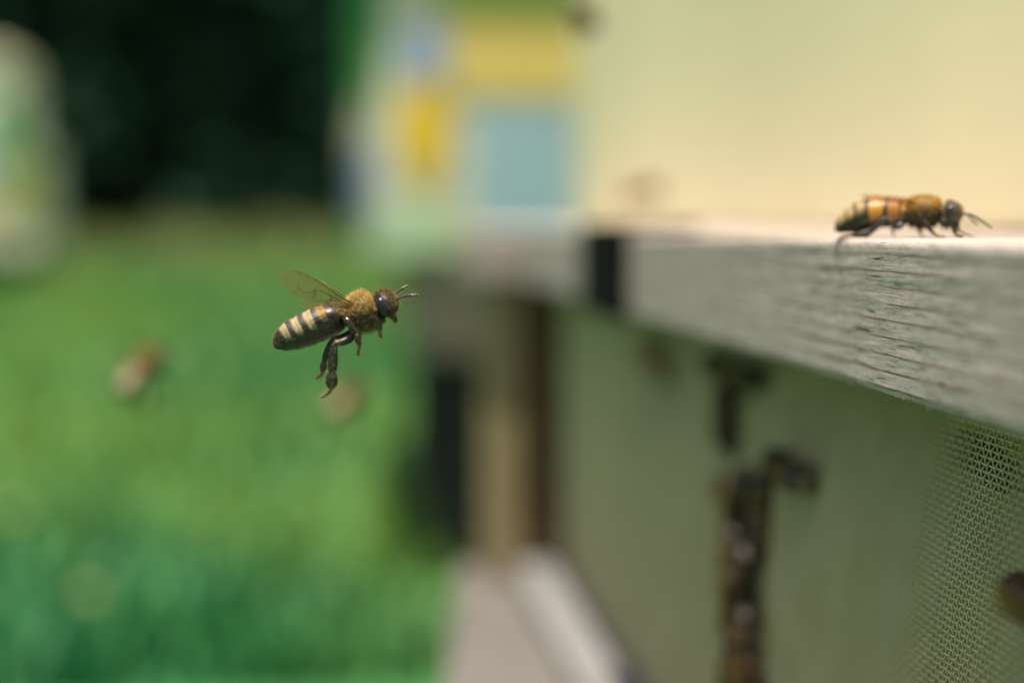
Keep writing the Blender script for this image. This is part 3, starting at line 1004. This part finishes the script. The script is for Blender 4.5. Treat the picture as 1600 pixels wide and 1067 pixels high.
fly = dict(u=1.58e-5, ox=700, oy=420, seed=11, colour=colour_fly, step=step_fly, legfur=170,
  stations=[(129, 657, 10, 10), (160, 622, 58, 52), (222, 582, 94, 92), (300, 548, 106, 112), (380, 513, 112, 120), (460, 480, 112, 120), (530, 452, 98, 108),
            (578, 432, 76, 76), (598, 428, 68, 64), (622, 428, 88, 80), (660, 424, 116, 112), (708, 418, 130, 130), (758, 408, 124, 124), (794, 396, 104, 96),
            (814, 388, 70, 62), (824, 380, 88, 84), (845, 375, 105, 120), (872, 379, 99, 122), (896, 394, 76, 98), (912, 416, 42, 60), (919, 430, 6, 8)],
  limbs=[limb([(895, 420, -10), (920, 455, -8), (932, 478, -4), (931, 490, 0)], [30, 22, 12, 5], lambda t: (0.07, 0.045, 0.02), 0.4),
         limb([(895, 420, 14), (916, 455, 10), (928, 480, 6)], [28, 19, 7], lambda t: (0.07, 0.045, 0.02), 0.4),
         # antennae
         limb([(905, 372, -22), (918, 352, -34), (944, 323, -44)], [9, 7.5, 7.5], lambda t: (0.012, 0.011, 0.010), 0.3),
         limb([(942, 326, -44), (975, 312, -50), (1025, 299, -56), (1076, 294, -60)], [7.5, 8.5, 8.5, 7], lambda t: (0.016, 0.014, 0.012), 0.3),
         limb([(902, 362, 22), (912, 330, 36), (928, 303, 48)], [8, 7, 7], lambda t: (0.03, 0.022, 0.016), 0.3),
         limb([(926, 306, 48), (955, 282, 58), (985, 263, 66), (1016, 250, 74)], [7, 8, 8, 7], lambda t: (0.05, 0.03, 0.02), 0.3),
         # near hind leg: femur, broad tibia, basitarsus, tarsus
         limb([(650, 555, -70), (610, 590, -90), (560, 606, -104), (524, 604, -110)], [30, 30, 25, 15]),
         limb([(526, 602, -110), (520, 650, -114), (512, 720, -116), (505, 792, -116)], [14, 25, 34, 31], lambda t: LEG, 0.13, 0.45),
         limb([(505, 796, -116), (503, 835, -118), (500, 880, -118), (494, 918, -116)], [24, 38, 39, 17], lambda t: (0.03, 0.021, 0.014), 0.35, 0.5),
         limb([(494, 914, -116), (486, 934, -116), (458, 956, -114), (430, 976, -112)], [11, 12, 10, 6], lambda t: LEGB, 0.4),
         # far hind leg
         limb([(640, 560, 60), (580, 596, 84), (510, 606, 96)], [26, 25, 14]),
         limb([(512, 604, 96), (485, 660, 100), (462, 720, 102), (450, 765, 104)], [12, 20, 22, 17], lambda t: LEG, 0.3, 0.5),
         limb([(450, 765, 104), (442, 805, 105), (436, 842, 106)], [15, 24, 12], lambda t: lerp3(LEG, LEGB, .5), 0.4, 0.6),
         limb([(438, 840, 106), (425, 862, 106), (394, 886, 108)], [10, 10, 6], lambda t: (0.32, 0.15, 0.03), 0.4),
         # near middle leg
         limb([(600, 440, -96), (618, 470, -112), (645, 510, -118), (672, 545, -120)], [16, 25, 25, 18], lambda t: LEG, 0.18),
         limb([(670, 548, -120), (680, 585, -122), (688, 622, -122)], [22, 25, 14]),
         limb([(688, 618, -122), (684, 650, -122), (676, 682, -120), (690, 688, -120)], [11, 10, 8, 4], lambda t: LEGB, 0.4),
         # near front leg
         limb([(776, 400, -90), (790, 440, -100), (815, 470, -102), (824, 482, -102)], [18, 20, 18, 14], lambda t: LEG, 0.25),
         limb([(824, 478, -102), (822, 515, -102), (820, 540, -102)], [17, 17, 12]),
         limb([(820, 538, -102), (826, 560, -100), (838, 578, -98)], [11, 11, 5], lambda t: LEGB, 0.4),
         # far front and middle legs, tucked up
         limb([(770, 470, 70), (800, 510, 88), (806, 545, 90)], [18, 18, 8]),
         limb([(680, 520, 80), (690, 560, 96), (676, 600, 98)], [22, 20, 8])],
  eye=dict(x=850, y=374, rx=44, rz=74, ry=36, lat=108, tilt=0.5),
  wings=[('fore', near_wing, near_veins, wf_near), ('hind', hind_wing, hind_veins, wf_hnear),
         ('fore', near_wing, near_veins[:3], wf_far), ('hind', hind_wing, hind_veins[:2], wf_far)],
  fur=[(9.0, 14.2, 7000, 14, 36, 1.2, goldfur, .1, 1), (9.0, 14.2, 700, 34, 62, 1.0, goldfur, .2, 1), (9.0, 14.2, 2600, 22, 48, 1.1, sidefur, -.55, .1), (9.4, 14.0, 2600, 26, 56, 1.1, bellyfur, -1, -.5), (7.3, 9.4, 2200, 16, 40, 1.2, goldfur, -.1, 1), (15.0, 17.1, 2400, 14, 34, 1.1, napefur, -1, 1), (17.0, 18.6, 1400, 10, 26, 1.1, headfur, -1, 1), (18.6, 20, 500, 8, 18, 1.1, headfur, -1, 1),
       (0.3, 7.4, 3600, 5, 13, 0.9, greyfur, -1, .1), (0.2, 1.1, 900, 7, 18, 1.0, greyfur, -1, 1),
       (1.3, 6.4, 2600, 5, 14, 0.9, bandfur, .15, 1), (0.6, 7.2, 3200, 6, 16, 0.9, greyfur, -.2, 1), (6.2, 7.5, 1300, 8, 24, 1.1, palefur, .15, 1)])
bee_fly = build_bee(fly)

# --- the bee resting on the ledge
def colour_sit(s, x, y, sv, probe):
    if s <= 8.0:
        c = lerp3((0.02, 0.014, 0.008), (0.05, 0.026, 0.011), ss(-.4, .6, sv) * ss(120, 220, x))
        rough = 0.3
        org = (0.34, 0.13, 0.018)
        f1 = band(x + 9 * noise.noise(Vector((x * .02, sv * 5, 2))), 578, 50, 12) * ss(-.95, -.2, sv)
        f2 = band(x + 22 * (1 - sv) - 10 + 9 * noise.noise(Vector((x * .02, sv * 5, 9))), 448, 50, 18) * ss(-.75, -.1, sv)  # orange darkens downward: sunlit top and shaded side put into the colour
        c = lerp3(c, org, f1)
        c = lerp3(c, (0.44, 0.20, 0.026), f2)
        f0 = band(x, 655, 26, 8) * ss(-.1, .3, sv)
        c = lerp3(c, (0.55, 0.33, 0.06), f0)
        pale = (0.36, 0.25, 0.11)
        for xc in (335, 255, 185):
            f = band(x + 34 * (1 - sv) - 14, xc, 20, 18) * ss(.0, .6, sv)
            c = lerp3(c, pale, f)
            rough = rough + (0.7 - rough) * f
        for xc in (503, 628):
            c = lerp3(c, (0.02, 0.012, 0.006), band(x + 20 * (1 - sv) - 8, xc, 5, 6) * ss(-.8, -.3, sv))
        return tuple(c) + (rough,)
    if s <= 13.2:
        c = lerp3((0.03, 0.022, 0.010), (0.22, 0.12, 0.02), ss(-.1, .8, sv))
        return tuple(c) + (0.6,)
    return (0.035, 0.026, 0.014, 0.45)
def step_sit(s):
    if s < 1 or s > 7: return 1.0
    return 1.0 + 0.03 * (1 - (s * 0.95) % 1.0)
def goldfur2(sv, g):
    b = ss(-0.3, 0.6, sv)
    q = g.uniform(.75, 1.25)
    base = lerp3((0.10, 0.065, 0.02), (0.42, 0.22, 0.03), b)
    tip = lerp3((0.28, 0.19, 0.07), (0.72, 0.44, 0.09), b)
    return tuple(x * q for x in base), tuple(x * q for x in tip)
fold_w = [(820, 238), (740, 205), (640, 180), (520, 163), (400, 152), (300, 148), (262, 152), (300, 160)]
def fold_outline():
    # span 0..1 from the shoulder backwards, chord in units across the back
    o = []
    for t, c in ((0, 4), (.12, 14), (.3, 26), (.5, 38), (.7, 50), (.85, 56), (.95, 40), (1.0, 14), (.96, -30), (.85, -62), (.68, -80), (.5, -66), (.3, -36), (.12, -12)):
        o.append((t, c))
    return o
def fold_fn(sign):
    line = cr([list(q) for q in fold_w[:6]], 10)
    def fn(P, t, c):
        i = min(len(line) - 1, max(0, t * (len(line) - 1)))
        a = line[int(i)]; b = line[min(len(line) - 1, int(i) + 1)]; f = i - int(i)
        x, y = a[0] + (b[0] - a[0]) * f, a[1] + (b[1] - a[1]) * f
        lat = sign * (70 - 18 * t + c)
        return P(x, y + abs(lat) * 0.12 - 12 - 3 * sign, lat)
    return fn
fo_ = fold_outline()
fold_veins = [([q for q in fo_[:7]], 9, 5), ([(0, 0), (.3, 0), (.6, 4), (.85, 10)], 4, 2), ([(0, -2), (.3, -14), (.6, -30)], 3.5, 2), ([(.5, 2), (.5, -30)], 2.5, 2), ([(.68, 6), (.72, 45)], 2.5, 2)]
sit = dict(u=1.438e-5, ox=760, oy=490, seed=23, colour=colour_sit, step=step_sit, legfur=50,
  stations=[(112, 447, 8, 8), (135, 420, 44, 44), (190, 378, 84, 84), (270, 340, 116, 112), (360, 304, 132, 130), (450, 286, 126, 132), (540, 284, 120, 126), (618, 284, 114, 116),
            (672, 284, 102, 92), (696, 284, 106, 98), (740, 284, 118, 112), (800, 282, 128, 126), (865, 282, 120, 118), (912, 288, 98, 90),
            (938, 292, 72, 66), (952, 296, 88, 88), (985, 302, 108, 124), (1025, 308, 104, 126), (1056, 326, 74, 92), (1074, 346, 38, 50), (1080, 356, 5, 6)],
  limbs=[limb([(1050, 350, 0), (1062, 395, 0), (1066, 425, 0)], [34, 24, 8], lambda t: (0.04, 0.026, 0.014), 0.4),
         limb([(1068, 318, -20), (1090, 306, -34), (1125, 300, -44)], [9, 7.5, 7], lambda t: (0.012, 0.011, 0.010), 0.3),
         limb([(1122, 300, -44), (1170, 306, -52), (1245, 352, -58), (1326, 410, -62)], [7, 8.5, 8.5, 7], lambda t: (0.016, 0.014, 0.012), 0.3),
         limb([(1066, 312, 20), (1096, 298, 36), (1135, 296, 48)], [8, 7, 7], lambda t: (0.02, 0.016, 0.012), 0.3),
         limb([(1132, 296, 48), (1165, 325, 58), (1195, 355, 64), (1222, 382, 68)], [7, 8, 8, 6], lambda t: (0.03, 0.02, 0.014), 0.3),
         # near hind leg
         limb([(640, 380, -80), (600, 402, -96), (565, 365, -108), (535, 334, -116)], [26, 28, 24, 16]),
         limb([(538, 332, -116), (490, 352, -124), (430, 398, -128), (388, 440, -130)], [16, 26, 34, 30], lambda t: LEG, 0.25, 0.5),
         limb([(395, 438, -130), (350, 462, -132), (295, 476, -132), (246, 474, -130)], [26, 34, 32, 16], lambda t: (0.025, 0.017, 0.01), 0.35, 0.6),
         limb([(250, 472, -130), (215, 474, -130), (175, 486, -130), (148, 500, -130), (128, 520, -130)], [12, 11, 9, 9, 5], lambda t: (0.22, 0.09, 0.025), 0.4),
         # far hind leg
         limb([(640, 380, 80), (590, 396, 100), (552, 372, 112)], [24, 24, 14]),
         limb([(552, 372, 112), (562, 430, 122), (572, 488, 126)], [12, 12, 5], lambda t: (0.05, 0.035, 0.02), 0.4),
         # near middle leg
         limb([(760, 300, -108), (785, 325, -122), (815, 362, -130)], [18, 24, 17], lambda t: LEG, 0.2),
         limb([(812, 360, -130), (845, 412, -136), (890, 466, -140)], [20, 20, 12]),
         limb([(888, 464, -140), (920, 480, -142), (955, 483, -142), (974, 488, -142)], [10, 9, 8, 5], lambda t: LEGB, 0.4),
         limb([(750, 380, 80), (770, 430, 110), (800, 487, 124)], [20, 15, 5]),
         # front legs
         limb([(940, 350, -80), (985, 385, -96), (1030, 400, -100)], [20, 20, 16], lambda t: LEG, 0.3),
         limb([(1028, 396, -100), (1042, 438, -100), (1056, 472, -100)], [18, 17, 10]),
         limb([(1054, 470, -100), (1080, 480, -100), (1112, 486, -100)], [11, 10, 5], lambda t: LEG, 0.4),
         limb([(960, 360, 80), (1050, 410, 100), (1090, 445, 104)], [18, 16, 11]),
         limb([(1088, 443, 104), (1140, 470, 108), (1196, 486, 110)], [10, 8, 4], lambda t: LEGB, 0.4)],
  eye=dict(x=1010, y=300, rx=36, rz=70, ry=34, lat=111, tilt=0.22),
  wings=[('fore', fo_, fold_veins, fold_fn(-1)), ('fore', fo_, fold_veins, fold_fn(1))],
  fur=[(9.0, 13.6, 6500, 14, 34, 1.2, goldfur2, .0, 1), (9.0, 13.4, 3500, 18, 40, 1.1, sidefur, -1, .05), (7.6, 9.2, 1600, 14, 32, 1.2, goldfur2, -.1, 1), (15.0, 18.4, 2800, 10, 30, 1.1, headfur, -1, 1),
       (0.3, 7.4, 2600, 5, 12, 0.9, greyfur, -1, .1), (1.0, 4.2, 1800, 6, 14, 1.0, palefur, .3, 1)])
bee_sit = build_bee(sit)

def colour_shaded(s, x, y, sv, probe):  # resting bee's colours darkened: backlit shade put into the colour
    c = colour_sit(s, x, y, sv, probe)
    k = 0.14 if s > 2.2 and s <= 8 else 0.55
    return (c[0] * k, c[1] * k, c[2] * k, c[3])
def shadedfur(sv, g):  # fur darkened the same way, as in backlight
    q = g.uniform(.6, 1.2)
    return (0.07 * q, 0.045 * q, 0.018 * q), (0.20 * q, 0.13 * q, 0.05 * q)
shaded_spec = dict(sit, colour=colour_shaded, seed=31, u=1.5e-5,
    fur=[(9.0, 13.4, 5000, 14, 34, 1.2, shadedfur, -1, 1), (15.0, 18.4, 1500, 10, 30, 1.1, shadedfur, -1, 1), (0.3, 7.4, 1500, 5, 12, 0.9, shadedfur, -1, 1)])
bee_shaded = build_bee(shaded_spec)
def ray_yaw(px): return math.atan((px - 800) / F) + R(YAW)
def pose(b, loc, rot): 
    b.location = loc
    b.rotation_mode = 'XYZ'
    b.rotation_euler = rot
# flying bee: drawing origin (700, 420) is photo pixel (400 + 700/4.268, 390 + 420/4.268)
pose(bee_fly, at(400 + 700 / 4.268, 390 + 420 / 4.268, 0.1505), (R(4), 0, -ray_yaw(564)))
tag(bee_fly, 'sharp striped honey bee hovering in midair with raised wing and dangling legs', 'honey bee', 'honey bees')
# resting bee: its feet stand on the ledge top
yaw = ray_yaw(1432)
dist = 0.1728
pose(bee_sit, (dist * math.sin(yaw), dist * math.cos(yaw), CAMZ + LEDGE + 0.00005), (0, 0, -yaw))
tag(bee_sit, 'orange banded honey bee standing on the edge of the grey ledge', 'honey bee', 'honey bees')

def more(src, loc, rot, label):
    b = copy_tree(src)
    pose(b, loc, rot)
    tag(b, label, 'honey bee', 'honey bees')
    return b
def on_screen(px, py, out, depth_guess=0.2):
    """a point on the bulging mesh under photo pixel (px, py), moved out from it"""
    lo, hi = 0.05, 0.45
    for _ in range(50):
        mid = (lo + hi) / 2
        p = at(px, py, mid)
        if p.x < screen_x(p.y, p.z - CAMZ) + out: lo = mid
        else: hi = mid
    return at(px, py, lo)
# blurred fliers
more(bee_fly, at(230, 567, 0.27), (R(0), R(-16), R(56)), 'blurred honey bee flying alone low over the grass, leftmost of all bees')
more(bee_fly, at(548, 616, 0.31), (R(0), R(-6), R(58)), 'very blurred honey bee flying just below the sharp hovering bee')
more(bee_fly, at(918, 30, 0.31), (R(10), R(30), R(60)), 'faint blurred bee flying high in front of the cream wall')
more(bee_sit, at(1010, 312, 0.37), (R(0), R(-6), R(30)), 'blurred bee flying just above the ledge near the black bracket')
# bees on the mesh and under the ledge (legs towards the wire)
def clinging(src, px, py, out, spin, label, lean=0.0):
    p = on_screen(px, py, out)
    m = Matrix.Rotation(R(90), 4, 'Z') @ Matrix.Rotation(R(-90) , 4, 'X')      # back turned away from the mesh
    # local x (head) -> up the mesh, local z (back) -> away from the mesh (-X world)
    hx_ = Vector((0, math.sin(R(spin)), math.cos(R(spin))))
    bz = Vector((-1, 0, lean)).normalized()
    by = bz.cross(hx_).normalized()
    hx_ = by.cross(bz).normalized()
    q = Matrix((hx_, by, bz)).transposed()
    return more(src, p, q.to_euler('XYZ'), label)
clinging(bee_sit, 1038, 556, -0.003, 60, 'amber blurred bee tucked under the ledge right of the black bracket')
clinging(bee_shaded, 1160, 628, -0.0005, 4, 'dark bee hanging head up straight below the ledge')
clinging(bee_shaded, 1142, 572, -0.0005, 84, 'dark bee lying level against the underside of the ledge, head to the left')
clinging(bee_shaded, 1192, 588, -0.0005, -84, 'dark bee lying level against the underside of the ledge, head to the right')
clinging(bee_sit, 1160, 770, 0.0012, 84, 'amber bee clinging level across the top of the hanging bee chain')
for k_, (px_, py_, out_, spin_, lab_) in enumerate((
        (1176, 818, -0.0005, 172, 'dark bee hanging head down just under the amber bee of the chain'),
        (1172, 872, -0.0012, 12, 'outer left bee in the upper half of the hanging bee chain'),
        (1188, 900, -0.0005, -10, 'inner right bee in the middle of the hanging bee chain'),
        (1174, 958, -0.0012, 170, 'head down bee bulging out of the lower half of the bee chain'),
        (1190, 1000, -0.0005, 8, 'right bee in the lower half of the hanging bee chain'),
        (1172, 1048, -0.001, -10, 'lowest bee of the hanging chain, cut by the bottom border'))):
    clinging(bee_shaded, px_, py_, out_, spin_, lab_)
clinging(bee_shaded, 1250, 730, -0.0005, 84, 'grey blurred bee alone on the mesh right of the bee chain')
clinging(bee_shaded, 1585, 722, 0.0062, -100, 'shadowy bee behind the mesh right below the ledge')
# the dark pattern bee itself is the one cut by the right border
src = clinging(bee_shaded, 1690, 965, -0.0005, -97, 'bee on the mesh cut by the right border with its pale wing showing')
bee_shaded.location = on_screen(1188, 790, -0.0005)
bee_shaded.rotation_euler = (R(0), R(-80), R(90))
tag(bee_shaded, 'dark bee at the right side of the chain top, beside the amber bee', 'honey bee', 'honey bees')
